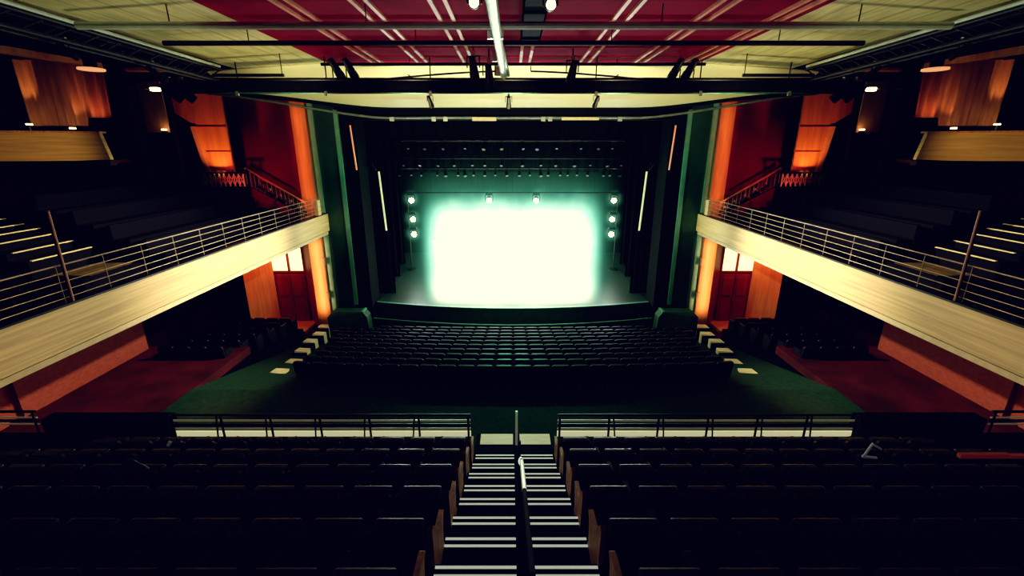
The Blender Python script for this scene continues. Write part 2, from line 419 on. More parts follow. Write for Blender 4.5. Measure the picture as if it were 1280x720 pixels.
# stage lighting: battens with moving heads
def moving_head(label, p, aim, lens, group, sc=1.):
    r = thing('stage_light', label, 'stage light', p, group)
    d = (Vector(aim)-Vector(p)).normalized()
    MB().box((-.16*sc,-.12*sc,.18*sc),(.16*sc,.12*sc,.30*sc)).build('base', M['metal'], r)
    y = MB(); y.box((-.20*sc,-.05*sc,-.10*sc),(-.165*sc,.05*sc,.2*sc)); y.box((.165*sc,-.05*sc,-.10*sc),(.20*sc,.05*sc,.2*sc)); y.build('yoke', M['metal'], r)
    hd = MB().tube(tuple(-d*.2*sc), tuple(d*.18*sc), .10*sc, .14*sc, 14).build('head', M['metal'], r)
    MB().tube(tuple(d*.175*sc), tuple(d*.20*sc), .12*sc, .12*sc, 14).build('lens', lens, hd)
    return r
def batten(label, y, z, x0, x1, hangs=(), m='metal', r=.045, group=None, name='lighting_bar', hang_to=9.):
    t = thing(name, label, 'lighting bar', (0,y,z), group)
    MB().tube((x0,0,0),(x1,0,0), r).build('pipe', M[m], t)
    for h in hangs: MB().tube((h,0,0),(h,0,min(1.6,hang_to-z)), .012, n=6).build('cable', M['metal'], t)
    return t
batten('black lighting bar across the back of the stage above the glow', 28, -2.62, -6.6, 6.6, (-5,0,5), group='bars over the stage')
k = 0
for x in (-6.25,-1.45,1.45,6.25):
    k += 1
    moving_head(f'bright stage lamp, {ORD[k]} from left on the bar above the glow', (x,28,-3.0), (x*.6,18,-6), M['stagelens'], 'stage lamps facing the hall', 1.25)
for s in (-1,1):
    bm_ = thing('lighting_boom', f'vertical lighting pole on the {SIDE[s]} of the glowing stage', 'lighting pole', (s*6.55,28.2,-7.55), 'vertical stage poles')
    MB().tube((0,0,0),(0,0,5),.05).build('pole', M['metal'], bm_); MB().tube((0,0,0),(0,0,.06),.3).build('base', M['metal'], bm_)
    for j,z in enumerate((-4.15,-5.1)):
        moving_head(f'bright stage lamp on the {SIDE[s]} pole, {("upper","lower")[j]}', (s*6.2,27.8,z), (s*3,18,-6), M['stagelens'], 'stage lamps facing the hall', 1.25)
    moving_head(f'bright stage lamp standing low beside the glow, {SIDE[s]}', (s*4.95,28.4,-5.75), (s*2,18,-6.5), M['stagelens'], 'stage lamps facing the hall', .8)
# dim fixtures on the upper battens
for bi,(y,z,cnt,w) in enumerate(((23.7,.35,12,5.2),(26.2,-.55,14,6.2),(25.4,-1.05,22,6.0))):
    batten(f'dark lighting bar over the stage, {("top","middle","lowest")[bi]} of the three', y, z, -w-.4, w+.4, (-4,0,4), group='bars over the stage')
    for i in range(cnt):
        x = -w+2*w*i/(cnt-1)+random.uniform(-.2,.2)
        r = thing('stage_lantern', f'small dark lantern {ORD[i//2+1] if i>1 else "outermost"} on the {("top","middle","lowest")[bi]} stage bar, {"even" if i%2 else "odd"} place', 'stage lantern', (x,y-.02,z-.30), 'small lanterns over the stage')
        r['label'] = f'small dark stage lantern, {i+1 if i>15 else ORD[i+1]} from the left on the {("top","middle","lowest")[bi]} bar'
        sc = random.uniform(.7,1.1); a = random.uniform(-.5,.5)
        d = Vector((a*.4,-.6,-.8)).normalized()
        bd = MB().tube(tuple(-d*.16*sc), tuple(d*.14*sc), .075*sc, .10*sc, 10).build('body', M['metal'], r)
        MB().tube(tuple(d*.14*sc), tuple(d*.155*sc), .085*sc, n=10).build('lens', M['lensdim'], bd)
        MB().tube((0,0,.0),(0,0,.30),.02,n=6).build('hook', M['metal'], r)
for s in (-1,1):
    tag(MB().tube((s*7.15,20.9,.95),(s*7.05,20.9,-.95),.035).build('light_tube', M['tube_o']), f'thin orange lit tube hanging upright at stage {SIDE[s]}', 'light tube', 'orange tubes')
    tag(MB().tube((s*6.55,22.6,-1.1),(s*6.42,22.6,-4.0),.045).build('light_tube', M['tube_y']), f'thin yellow lit tube hanging upright inside stage {SIDE[s]}', 'light tube', 'yellow tubes')
    tag(MB().tube((s*7.12,22.4,-2.7),(s*7.12,22.5,-6.4),.03).build('rope', M['railpale']), f'thin pale rope hanging by the curtain at stage {SIDE[s]}', 'rope', 'hanging ropes')
    for j,(dx) in enumerate((0,.38)):
        moving_head(f'small lantern clamped above the yellow tube at stage {SIDE[s]}, {("outer","inner")[j]} one', (s*(7.1-dx),22.4,-.9), (s*3,25,-7), M['lensoff'], 'side lanterns', .7)

# curved grey pipe under the soffit
pts = []
for i in range(61):
    x = -11.6+23.2*i/60; a = max(0,min(1,(abs(x)-5.6)/6.0)); a = a*a*(3-2*a)*.55+a*.45
    pts.append((x, 20.6-2.1*a, 1.24+.74*a))
cp = thing('curved_pipe', 'long grey pipe curving under the pale soffit over the stage', 'pipe', (0,20.6,1.24))
loc(MB().path(pts, .05).build('pipe', mat('curved_grey',(.16,.21,.21),.4,.2)), cp)
loc(MB().box((-1.75,20.5,1.12),(-.72,20.66,1.26)).build('cover', M['fascia_lip']), cp)
loc(MB().box((2.1,20.52,1.15),(3.7,20.66,1.26)).build('cover', M['fascia_lip']), cp)
for x in (-5.2,-3.4,-2.9,1.3,1.6,4.6):
    loc(MB().box((x-.09,20.5,1.1),(x+.09,20.62,1.28)).build('clamp', M['speck']), cp)

# ================================================================== CEILING RIG
def lantern(label, p, aim, lens, group, sc=1., stem=0, up=1):
    r = thing('theatre_lantern', label, 'stage lantern', p, group)
    d = (Vector(aim)-Vector(p)).normalized()
    bd = MB().tube(tuple(-d*.34*sc), tuple(d*.18*sc), .10*sc, .14*sc, 14).tube(tuple(d*.18*sc), tuple(d*.36*sc), .15*sc, .15*sc, 14).build('body', M['metal'], r)
    MB().tube(tuple(d*.355*sc), tuple(d*.37*sc), .125*sc, n=14).build('lens', lens, bd)
    q = Vector((d.y,-d.x,0)); q = q.normalized() if q.length > .01 else Vector((1,0,0))
    y = MB(); a = q*.19*sc; U = Vector((0,0,.32*sc*up))
    y.tube(tuple(a), tuple(a+U), .02*sc, n=6); y.tube(tuple(-a), tuple(-a+U), .02*sc, n=6)
    y.tube(tuple(a+U), tuple(-a+U), .02*sc, n=6)
    y.build('yoke', M['metal'], r)
    MB().box((-.06*sc,-.06*sc,.30*sc*up),(.06*sc,.06*sc,.48*sc*up)).build('clamp', M['speck'], r)
    if stem: MB().tube((0,0,.4*sc),(0,0,stem-p[2]),.02,n=6).build('stem', M['metal'], r)
    return r
def truss(label, p, q, w=.32, r=.05, group=None, chord='metal', step=.6):
    p = Vector(p); q = Vector(q); d = (q-p); L = d.length; d.normalize()
    side = Vector((0,0,1)).cross(d).normalized(); up = d.cross(side)
    t = thing('lighting_truss', label, 'lighting truss', p, group)
    for i,(a,c) in enumerate(((-1,-1),(1,-1),(-1,1),(1,1))):
        o = side*a*w/2+up*c*w/2
        MB().tube(tuple(o), tuple(o+d*L), r).build('chord', M[chord if c > 0 else 'metal'], t)
    b = MB(); n = max(2,int(L/step))
    for i in range(n):
        for a in (-1,1):
            A = side*a*w/2-up*w/2+d*L*i/n; B = side*a*w/2+up*w/2+d*L*(i+1)/n
            b.tube(tuple(A), tuple(B), r*.5, n=6)
        A = -side*w/2-up*w/2+d*L*i/n; B = side*w/2-up*w/2+d*L*(i+1)/n
        b.tube(tuple(A), tuple(B), r*.5, n=6)
    b.build('bracing', M['metal'], t)
    return t
# big dark cross beam
bt = thing('lighting_bar', 'thick black lighting beam across the hall under the pale soffit', 'lighting beam', (0,16,1.93))
MB().box((-11.1,-.14,-.19),(11.1,.14,.17)).build('beam', M['metal'], bt)
MB().tube((-11.3,-.16,.19),(11.3,-.16,.19),.05).build('pipe', M['metal'], bt)
MB().tube((-11.2,-.14,-.21),(11.2,-.14,-.21),.035).build('pipe', mat('beam_teal',(.05,.16,.14),.4,.3), bt)
for x in (-9,-6.1,-2.7,2.7,6.1,9):
    MB().tube((x,0,.2),(x,0,.9),.02,n=6).build('hanger', M['metal'], bt)
    MB().box((x-.05,-.2,-.30),(x+.05,-.13,-.16)).build('clamp', M['speck'], bt)
for s in (-1,1):
    tr = truss(f'long dark side truss along the {SIDE[s]} edge of the pale ceiling', (s*9.55,4,2.42), (s*9.55,15.75,2.22), .34, .05, 'side trusses', 'metal')
    tr2 = thing('conduit_pipe', f'pale grey pipe along the {SIDE[s]} side truss', 'pipe', (s*9.28,4,2.62), 'side pipes')
    MB().tube((0,0,0),(0,11.6,-.16),.04).build('pipe', M['pipe'], tr2)
batten('long thick pipe across the hall nearest the camera', 10.3, 2.38, -8.9, 8.9, (-7,-3,3,7), 'pipe', .075, 'cross pipes', hang_to=2.765)
batten('second pipe from the camera across the hall', 12.3, 2.46, -8.6, 8.6, (-6.5,-2.4,2.4,6.5), 'raildark', .06, 'cross pipes', hang_to=2.765)
batten('thin grey pipe at the far edge of the red ceiling', 16.2, 2.62, -6.3, 6.3, (-3.4,3.4), 'raildark', .05, 'cross pipes', hang_to=2.765)
for s in (-1,1):
    t = batten(f'short dark pipe above the {SIDE[s]} end of the big beam', 15.2, 2.15, s*7.1, s*9.3, (s*7.15,), 'raildark', .05, 'short pipes', hang_to=2.765)
    c = thing('slack_cable', f'slack black cable under the pale soffit, {SIDE[s]} half', 'cable', (0,16.8,2.5), 'slack cables')
    MB().path([(s*(.6+4.9*i/12), 0, .0-.35*(i/12)**1.4) for i in range(13)], .03, 6).build('cable', M['metal'], c)
    MB().tube((s*3.6,0,-.1),(s*3.1,-.1,-.5),.02,n=6).build('loop', M['metal'], c)
    MB().tube((s*.6,0,0),(s*.6,0,.29),.02,n=6).build('tie', M['metal'], c); MB().tube((s*5.5,0,-.35),(s*5.5,0,.29),.02,n=6).build('tie', M['metal'], c)
# pale centre pipe running to the stage
cpz = thing('centre_pipe', 'pale green pipe running along the middle of the ceiling', 'pipe', (-.42,4,2.35))
MB().tube((0,0,0),(.12,11.9,-.12),.105,n=16).build('pipe', M['palepipe'], cpz)
MB().tube((.13,8,-.02),(.26,11.9,-.1),.06).build('pipe', mat('side_tube',(.08,.25,.2),.4,.3), cpz)
for yy in (6.6,9.2,11.7): MB().box((-.14,yy,-.14),(.2,yy+.12,.14)).build('bracket', M['speck'], cpz)
dk = thing('cable_tray', 'black cable tray beside the pale centre pipe', 'cable tray', (.45,4,2.5))
b = MB().box((-.28,0,.03),(.2,9.0,.07)); b.box((-.28,0,.03),(-.25,9,.18)); b.box((.17,0,.03),(.2,9,.18)); b.build('tray', M['rampart'], dk)
# lanterns on the rig
LAN = [(-5.75,16.0,2.46,1,0,'standing on the left part of the big beam, outer one'),(-5.3,16.0,2.46,1,0,'standing on the left part of the big beam, inner one'),
       (5.3,16.0,2.46,1,0,'standing on the right part of the big beam, inner one'),(5.75,16.0,2.46,1,0,'standing on the right part of the big beam, outer one'),
       (-10.65,15.7,1.72,0,0,'clamped to the left end of the big beam, inner one'),(10.65,15.7,1.72,0,0,'clamped to the right end of the big beam, inner one'),
       (-11.05,15.7,1.72,0,0,'clamped to the left end of the big beam, outer one'),(11.05,15.7,1.72,0,0,'clamped to the right end of the big beam, outer one'),
       (-1.15,14.2,2.2,0,2.78,'left of the pale centre pipe'),(-.72,14.6,2.05,0,2.78,'close beside the pale centre pipe'),
       (1.75,14.6,2.15,0,2.78,'right of the pale centre pipe on its own hanger'),(-.15,15.95,1.44,0,0,'under the big beam at its middle'),
       (-2.75,16.0,1.47,0,0,'under the big beam left of middle'),(2.75,16.0,1.47,0,0,'under the big beam right of middle'),
       (-9.5,10.6,1.97,0,0,'under the left side truss, nearer the camera'),(9.5,10.6,1.97,0,0,'under the right side truss, nearer the camera'),
       (-9.5,13.0,1.92,0,0,'under the left side truss, farther along'),(9.5,13.0,1.92,0,0,'under the right side truss, farther along')]
for x,y,z,u,stm,w in LAN:
    lantern('black stage lantern '+w, (x,y,z), (x*.4,22,-6), M['lensoff'], 'lanterns on the ceiling rig', .55 if 1.4 < z < 1.5 or abs(x) == 9.5 else .95, stm, -1 if u else 1)
for x,y,z,w in ((.60,8.55,2.26,'just right of the pale centre pipe'),(-.66,8.5,2.28,'just left of the pale centre pipe')):
    lantern('lit white lamp at the top edge '+w, (x,y,z), (x*.8,3,1.4), M['lens'], 'lit ceiling lamps', .62, 2.78)
for s in (-1,1):
    a = thing('wall_spotlight', f'thin arm with a small bright lamp, {SIDE[s]} side wall', 'spotlight', (s*11.75,15.98,1.84), 'lamps on thin arms')
    MB().tube((0,0,0),(s*1.0,0,0),.02,n=6).build('arm', M['chrome'], a)
    MB().box((-.13,-.06,-.05),(.13,.06,.05)).build('lamp_head', M['lens'], a)
    d = thing('ceiling_downlight', f'round orange lit downlight under the {SIDE[s]} cornice', 'downlight', (s*12.5,14.6,2.2), 'orange downlights')
    MB().tube((0,0,0),(0,0,.05),.33,n=20).build('disc', M['discs'], d)
    MB().tube((0,0,.05),(0,0,.5),.16,n=14).build('can', M['metal'], d)

# ================================================================== SIDE GALLERIES
def gz(ax): return -2.1-.5*(ax-10.5)*-1    # seat-back top height by distance from the centre line
for s in (-1,1):
    sd = SIDE[s]
    g = thing('side_gallery', f'raised {sd} gallery with a pale wooden front', 'gallery', (s*8.6,12,-3.7), 'side galleries')
    b = MB(); b.box((s*8.6,3.5,-3.70),(s*8.72,20.9,-2.90)); loc(b.build('fascia', M['fascia']), g)
    b = MB(); b.box((s*8.66,3.5,-3.86),(s*8.95,20.85,-3.74)); loc(b.build('lower_lip', M['fascia_lip']), g)
    b = MB(); b.box((s*8.72,3.5,-3.70),(s*16.7,16.2,-3.45)); b.box((s*8.72,16.2,-3.70),(s*11.7,20.6,-3.45)); b.box((s*11.7,16.2,-3.70),(s*12.6,19.4,-3.45))
    for i in range(5):
        zt_ = -3.45+.23+.40*i
        b.box((s*(9.9+.9*i),3.5,-3.45),(s*16.4,9.4,zt_)); b.box((s*(9.9+.9*i),12.15,-3.45),(s*16.4,16.2,zt_))
        if i < 2: b.box((s*(9.9+.9*i),16.2,-3.45),(s*(11.7 if i<1 else 12.6),19.4,zt_))
    b.box((s*11.7,16.2,-3.45),(s*12.6,19.4,-2.2))
    loc(b.build('deck', M['carpet']), g)
    b = MB(); b.box((s*8.58,3.5,-2.90),(s*8.78,20.9,-2.86)); loc(b.build('top_cap', M['raildark']), g)
    rl = thing('gallery_railing', f'thin steel railing on top of the {sd} gallery front', 'railing', (s*8.68,12,-2.86), 'gallery railings')
    for z in (-2.14,-2.30,-2.46,-2.62,-2.77):
        loc(MB().tube((s*8.68,4,z),(s*8.68,20.5,z),-.002+.012 if z < -2.2 else .015, n=8).build('rail', M['chrome']), rl)
    y = 8.2
    while y < 20.4:
        loc(MB().tube((s*8.68,y,-2.88),(s*8.68,y,-2.12),.010,n=8).build('post', M['chrome']), rl); y += 1.02
    loc(MB().box((s*8.60,19.9,-2.86),(s*8.75,20.2,-2.2)).build('end_post', M['fascia']), rl)
    p = MB().tube((s*8.62,8.28,-2.85),(s*8.58,8.28,-1.1),.03,n=8).build('upright_pole', mat('pole_'+sd,(.35,.2,.16),.4)); tag(p, f'tall thin pole rising from the {sd} gallery railing', 'pole', 'gallery poles')
    # raked benches of seating (two lengths either side of the stair)
    for i in range(4):
        ax_ = 10.2+.9*i; zt = -2.42+.40*i
        for y0,y1,wh in ((4.2,8.9,'nearer the camera than the lit steps'),(12.2,19.4 if i<3 else 16.0,'beyond the lit steps')):
            o = thing('gallery_seating', f'dark bench row {wh}, {ORD[i+1]} from the {sd} railing', 'bench', (s*ax_,y0,zt-.8), 'rows in the side galleries')
            n = int((y1-y0)/.55)
            bb = MB(); bb.box((-.05*s,0,.28),(.06*s,y1-y0,.8)); bb.build('backrest', M['gallery'], o, bevel=.03)
            bb = MB(); bb.box((-.5*s,0,.28),(-.06*s,y1-y0,.4)); bb.build('seat', M['gallery'], o, bevel=.03)
            MB().box((-.4*s,.2,0),(-.1*s,.3,.28)).build('support', M['seatdark'], o); MB().box((-.4*s,y1-y0-.3,0),(-.1*s,y1-y0-.2,.28)).build('support', M['seatdark'], o)
    # gallery steps, nosings given a painted glow
    t = g
    for i,(ax_,z,ya,yb) in enumerate(((10.3,-3.0,10.4,12.0),(11.5,-2.58,10.4,12.0),(11.95,-2.40,10.45,12.0),(12.4,-2.21,10.5,12.0),(12.8,-2.07,10.5,12.05),(13.25,-1.96,10.5,12.1),(13.7,-1.82,10.5,12.1))):
        stp = MB().box((s*ax_,10.3,-3.5),(s*(ax_+(.5 if i<6 else 2.4) if i else 11.5),12.13,z)).build('step', M['step']); loc(stp, t)
        if i: MB().box((s*(ax_-.005),ya,z-.01),(s*(ax_+.05),yb,z+.012)).build('nosing', M['stepglow'], stp)
        else: MB().box((s*10.4,10.6,z-.01),(s*11.4,11.9,z+.01)).build('tread_board', mat('tread_'+sd,(.13,.09,.045),.7), stp)
    # end of the gallery: sloping balustrade and gold grille
    e = thing('end_balustrade', f'sloping balustrade at the stage end of the {sd} gallery', 'balustrade', (s*10.5,20.4,-3.4), 'end balustrades')
    A = Vector((s*11.75,20.3,-.85)); B = Vector((s*9.3,20.3,-2.35))
    loc(MB().tube(A,B,.045).build('handrail', M['orange']), e)
    for i in range(15):
        q = A.lerp(B, i/14); loc(MB().tube(q, q-Vector((0,0,.75)), .018, n=6).build('baluster', M['chrome']), e)
    loc(MB().tube(A-Vector((0,0,.72)),B-Vector((0,0,.55)),.03).build('lower_rail', M['metal']), e)
    gr = thing('gold_grille', f'gold patterned grille at the top of the {sd} balustrade', 'grille', (s*12.2,19.5,-1.6), 'gold grilles')
    b = MB()
    for i in range(9):
        x = s*(11.3+.2*i)
        b.box((x-.02,19.30,-1.55),(x+.02,19.34,-1.0))
        b.tube((x,19.32,-1.5),(x+s*.2,19.32,-1.05),.022,n=6); b.tube((x+s*.2,19.32,-1.5),(x,19.32,-1.05),.022,n=6)
    loc(b.build('lattice', M['gold']), gr)
    b = MB(); b.box((s*11.2,19.28,-1.02),(s*13.2,19.38,-.96)); b.box((s*11.2,19.28,-1.6),(s*13.2,19.38,-1.54)); loc(b.build('frame', M['raildark']), gr)
    for j in range(5):
        q = A.lerp(B, .28+.17*j)
        lantern(f'small lantern on the {sd} end balustrade, {ORD[j+1]} from the top', (q.x,q.y-.25,q.z-.42), (s*2,24,-7), M['lensoff'], 'lanterns on the end balustrades', .55)
    # upper box with wooden front
    ub = thing('upper_box', f'high projecting wooden box front at the {sd} edge', 'theatre box', (s*14,14,-.4), 'upper boxes')
    b = MB(); b.prism([(s*12.1,14.0,-.33),(s*12.25,14.0,.42),(s*16.0,13.0,.42),(s*16.0,13.0,-.46)], (0,.12,0)); loc(b.build('front_panel', M['boxwood']), ub)
    b = MB(); b.prism([(s*12.2,13.97,.42),(s*12.2,14.2,.42),(s*16.0,13.2,.42),(s*16.0,12.95,.42)], (0,0,.05)); loc(b.build('top_cap', M['endwood']), ub)
    b = MB(); b.prism([(s*12.05,13.9,-.5),(s*12.1,14.2,-.5),(s*16.0,13.2,-.5),(s*16.0,12.95,-.5)], (0,0,.14)); b.prism([(s*12.1,14.1,-.45),(s*13.2,16.2,-.45),(s*16.5,16.2,-.45),(s*16.5,13.1,-.45)], (0,0,.1)); loc(b.build('deck', M['raildark']), ub)
    # uplit cloths and panels on the zig-zag wall
    b = MB(); n=60; top=[]; bot=[]
    for i in range(n+1):
        tt = i/n; x = s*(13.55+2.75*tt); yy = 16.15+.08*math.sin(tt*9*2*math.pi)+.05*math.sin(tt*23)
        top.append((x+s*-.12*(1-tt),yy,2.75)); bot.append((x,yy,.98 if (tt<.3) else .72))
    b.grid([top,bot]); o = b.build('wall_drape', M['curtain'], smooth=True); tag(o, f'brown hanging cloth lit from below behind the {sd} upper box', 'curtain', 'uplit wall cloths')
    o = MB().box((s*17.8,15.6,.75),(s*16.85,15.7,2.7)).build('wall_drape', M['curtain']); tag(o, f'dim brown cloth at the extreme {sd} edge', 'curtain', 'edge cloths')
    o = MB().box((s*13.62,17.66,.55),(s*12.78,17.72,2.3)).build('wall_panel', M['curtain']); tag(o, f'narrow brown wall panel lit by one lamp, {sd} side', 'wall panel', 'narrow panels')
    wp = thing('wood_panel', f'tall uplit orange wooden panel beside the {sd} red wall', 'wall panel', (s*12.5,19.6,-1), 'uplit wood panels')
    b = MB(); b.prism([(s*11.78,19.55,-1.0),(s*11.78,19.55,2.1),(s*14.15,19.55,2.1),(s*14.0,19.55,1.5),(s*13.0,19.55,.85),(s*12.75,19.55,-1.0)], (0,.1,0)); loc(b.build('panel', M['orange']), wp)
    b = MB(); b.prism([(s*12.75,19.5,-1.05),(s*12.98,19.5,-1.05),(s*13.24,19.5,.85),(s*13.0,19.5,.85)], (0,.1,0)); loc(b.build('bright_edge', M['rib']), wp)
    b = MB(); b.box((s*11.8,19.53,.83),(s*13.0,19.56,.86)); b.box((s*11.8,19.53,-.15),(s*12.8,19.56,-.12)); loc(b.build('joint', M['doorred']), wp)
    for j,(x,y,z) in enumerate(((14.6,15.75,.60),(16.0,15.75,.72),(12.86,17.5,.62))):
        u = thing('uplight', f'small glowing uplight at the {sd} side, {("under the middle of the cloth","at the outer end of the cloth","below the narrow panel")[j]}', 'uplight', (s*x,y,z), 'orange uplights')
        MB().tube((0,0,-.22),(0,0,0),.09,n=12).build('can', M['metal'], u); MB().tube((0,0,0),(0,0,.05),.085,n=12).build('lens', M['uplens'], u)
    spot((s*14.6,15.7,.66),(s*14.5,16.3,1.7), 40, (1,.44,.16), 44, 1, .04)
    spot((s*16.0,15.7,.78),(s*16.05,16.3,2.5), 120, (1,.50,.20), 28, .7, .04)
    spot((s*13.9,15.6,.85),(s*13.9,16.3,1.5), 16, (1,.30,.14), 75, 1, .04)
    spot((s*14.6,14.6,1.0),(s*14.8,16.2,1.7), 13, (1,.55,.42), 100, 1, .1)
    spot((s*12.86,17.5,.66),(s*12.95,17.72,2.2), 10, (1,.42,.16), 30, .7, .04)
    spot((s*12.2,18.6,-1.5),(s*12.3,19.6,.3), 300, (1,.36,.12), 66, .9, .1)
    # below the gallery: alcove with a lit window above a red door
    al = struct(MB().poly([(s*12.75,20.35,-8.7),(s*12.1,21.8,-8.7),(s*12.1,21.8,-3.7),(s*12.75,20.35,-3.7)]).build('wall_alcove', M['orange'], solid=.06))
    w = MB(); w.box((s*12.3,21.9,-8.7),(s*10.2,22.0,-5.95)); w.box((s*12.3,21.9,-4.75),(s*10.2,22.0,-3.6)); struct(w.build('wall_alcove', M['redwall']))
    struct(MB().poly([(s*10.45,21.9,-8.7),(s*9.55,20.9,-8.7),(s*9.55,20.9,-3.7),(s*10.45,21.9,-3.7)]).build('wall_alcove', M['doorred'], solid=.06))
    wn = struct(MB().box((s*12.15,21.95,-5.95),(s*10.5,21.98,-4.7)).build('window_1', M['window']))
    fr = MB(); fr.box((s*11.36,21.86,-5.95),(s*11.26,21.95,-4.7)); fr.box((s*12.15,21.86,-6.02),(s*10.5,21.95,-5.93)); fr.box((s*10.58,21.86,-5.95),(s*10.5,21.95,-4.7)); fr.build('window_frame', M['doorred'], wn)
    dr = thing('double_door', f'dark red panelled double door under the lit {sd} window', 'door', (s*11.2,21.8,-8.6), 'red doors')
    for j in (0,1):
        lf = MB().box((s*(10.55+.72*j),21.78,-8.55),(s*(11.24+.72*j),21.84,-6.1)).build('door_leaf', M['doorred']); loc(lf, dr)
        pp = MB(); x0 = 10.65+.72*j
        for zz in (-8.35,-7.2): pp.box((s*x0,21.755,zz),(s*(x0+.5),21.785,zz+.95))
        loc(pp.build('door_panel', M['redwall']), lf)
        loc(MB().tube((s*(11.18+.10*j),21.74,-7.5),(s*(11.18+.10*j),21.74,-7.2),.02,n=8).build('door_handle', M['chrome']), lf)
    struct(MB().box((s*12.6,20.4,-8.75),(s*10.2,21.9,-8.6)).build('floor', M['orange']))
    # wall boxes on the pilaster
    for j,z in enumerate((-5.15,-6.85)):
        o = MB().box((s*9.08,20.62,z-.18),(s*8.9,20.74,z+.18)).build('wall_speaker', M['endwood'], bevel=.02); tag(o, f'small brown box fixed to the {sd} pilaster, {("upper","lower")[j]} one', 'wall box', 'small boxes on pilasters')
    # side aisle steps, treads painted with a yellow glow
    for j in range(6):
        yy, xx, zt = ((20.2,9.17,-8.26),(19.2,9.0,-8.22),(18.1,8.93,-8.09),(16.9,8.73,-7.98),(15.4,8.35,-7.74),(14.0,8.15,-7.42))[j]
        o = thing('aisle_step', f'pale yellowish step in the {sd} stalls aisle, {ORD[j+1]} from the stage', 'step', (s*xx,yy,zf(yy)), 'pale steps beside the stalls')
        h = zt-zf(yy)
        MB().prism([(-.28,-.05,0),(.30,-.18,0),(.26,.22,0),(-.22,.26,0)], (0,0,h)).build('tread', M['stepglow'], o)
        MB().box((-.3,-.22,0),(.3,-.19,h-.02)).build('riser', M['step'], o)
    # dark parapet at the balcony side
    struct(MB().box((s*7.35,8.2,-8),(s*10.02,8.5,-5.48)).build('wall_parapet', M['rampart'], bevel=.03))
    # front railing of the balcony
    fr_ = thing('balcony_railing', f'low pale barred railing at the balcony front, {sd} half', 'railing', (s*.9,7.7,-5.9), 'balcony front railings')
    x0, x1 = s*.86, s*6.75
    for z,m,r_ in ((-5.0,'raildark',.022),(-5.13,'railpale',.022),(-5.23,'raildark',.03),(-5.31,'railpale',.016)):
        loc(MB().tube((x0,7.65,z),(x1,7.65,z),r_).build('rail', M[m]), fr_)
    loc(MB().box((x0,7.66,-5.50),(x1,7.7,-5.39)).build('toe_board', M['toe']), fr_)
    for i in range(7):
        px = s*(.9+.97*i+(.0 if i else 0))
        loc(MB().tube((px,7.62,-5.75),(px,7.62,-4.99),.022,n=8).build('post', M['raildark']), fr_)
        if i: loc(MB().tube((px+s*.16,7.62,-5.75),(px+s*.08,7.62,-5.0),.016,n=8).build('brace', M['raildark']), fr_)
    f2 = thing('balcony_railing', f'short stretch of barred railing at the far {sd}, before red brick', 'railing', (s*10.2,7.9,-5.9), 'outer railings')
    for z,m,r_ in ((-5.28,'raildark',.03),(-5.42,'railpale',.016),(-5.50,'raildark',.03),(-5.58,'railpale',.016)):
        loc(MB().tube((s*10.05,8.2,z),(s*13.3,8.2,z),r_).build('rail', M[m]), f2)
    for i in range(4): loc(MB().tube((s*(10.1+1.0*i),8.18,-6.2),(s*(10.1+1.0*i),8.18,-5.26),.02,n=8).build('post', M['raildark']), f2)
    struct(MB().box((s*7.0,7.2,-8),(s*13.4,8.1,-5.72)).build('wall_parapet_low', M['rampart']))

# handrail in the centre aisle
hr = thing('aisle_handrail', 'slim steel handrail down the middle of the centre stairs', 'handrail', (.055,5,-4.5))
def hz_(Y): return zs(Y)+.62
loc(MB().tube((.09,5.05,hz_(5.05)-.13),(.09,3.85,hz_(3.85)-.12),.027).build('upper_rail', M['handrail']), hr)  # lit stretch of the rail, painted bright
loc(MB().tube((.09,3.85,hz_(3.85)-.12),(.09,2.2,hz_(2.2)-.12),.024).build('lower_rail', M['rampart']), hr)  # unlit stretch of the same rail, painted black
loc(MB().ball((.085,5.35,hz_(5.35)-.22),.036,(1,1,1.9)).build('end_cap', mat('cap_white',(.8,.9,.8),.3,emit=(.8,1,.85),es=.8)), hr)  # highlight on the cap painted as emission
loc(MB().tube((.05,7.7,-5.72),(.05,7.7,-4.95),.026).build('far_post', M['handrail']), hr)
for Y in (2.6,3.9,5.2,6.4):
    loc(MB().tube((.09,Y,zs(Y)),(.09,Y,hz_(Y)-.14),.02).build('post', M['raildark']), hr)

# ================================================================== SEATS
def rounded(w, h, r, n=5, rb=.02):
    P = []
    for cx,cz,a0,rr in ((w/2-r,h-r,0,r),(-w/2+r,h-r,90,r),(-w/2+rb,rb,180,rb),(w/2-rb,rb,270,rb)):
        for i in range(n+1):
            a = R(a0+90*i/n); P.append((cx+rr*math.cos(a), 0, cz+rr*math.sin(a)))
    return P
def back_mesh(w, h, t, tilt, z0):
    b = MB()
    b.prism(rounded(w,h,.085), (0,t,0))
    edges = [e for e in b.bm.edges if abs(e.verts[0].co.y-e.verts[1].co.y) < 1e-6]
    bmesh.ops.bevel(b.bm, geom=edges, offset=.018, segments=2, affect='EDGES')
    bmesh.ops.transform(b.bm, matrix=Matrix.Translation((0,0,z0)) @ Matrix.Rotation(R(tilt),4,'X'), verts=b.bm.verts)
    return b
def arm_panel(x, t, h):
    # curved end standard: S-shaped rear edge, flat arm on top
    b = MB()
    P = [(x,.50,0),(x,.06,0),(x,.0,.12),(x,-.03,.30),(x,-.07,h),(x,-.02,h+.03),(x,.06,h-.06),(x,.16,.46),(x,.48,.44),(x,.52,.40),(x,.46,.34),(x,.42,.1)]
    b.prism(P, (t,0,0)); return b
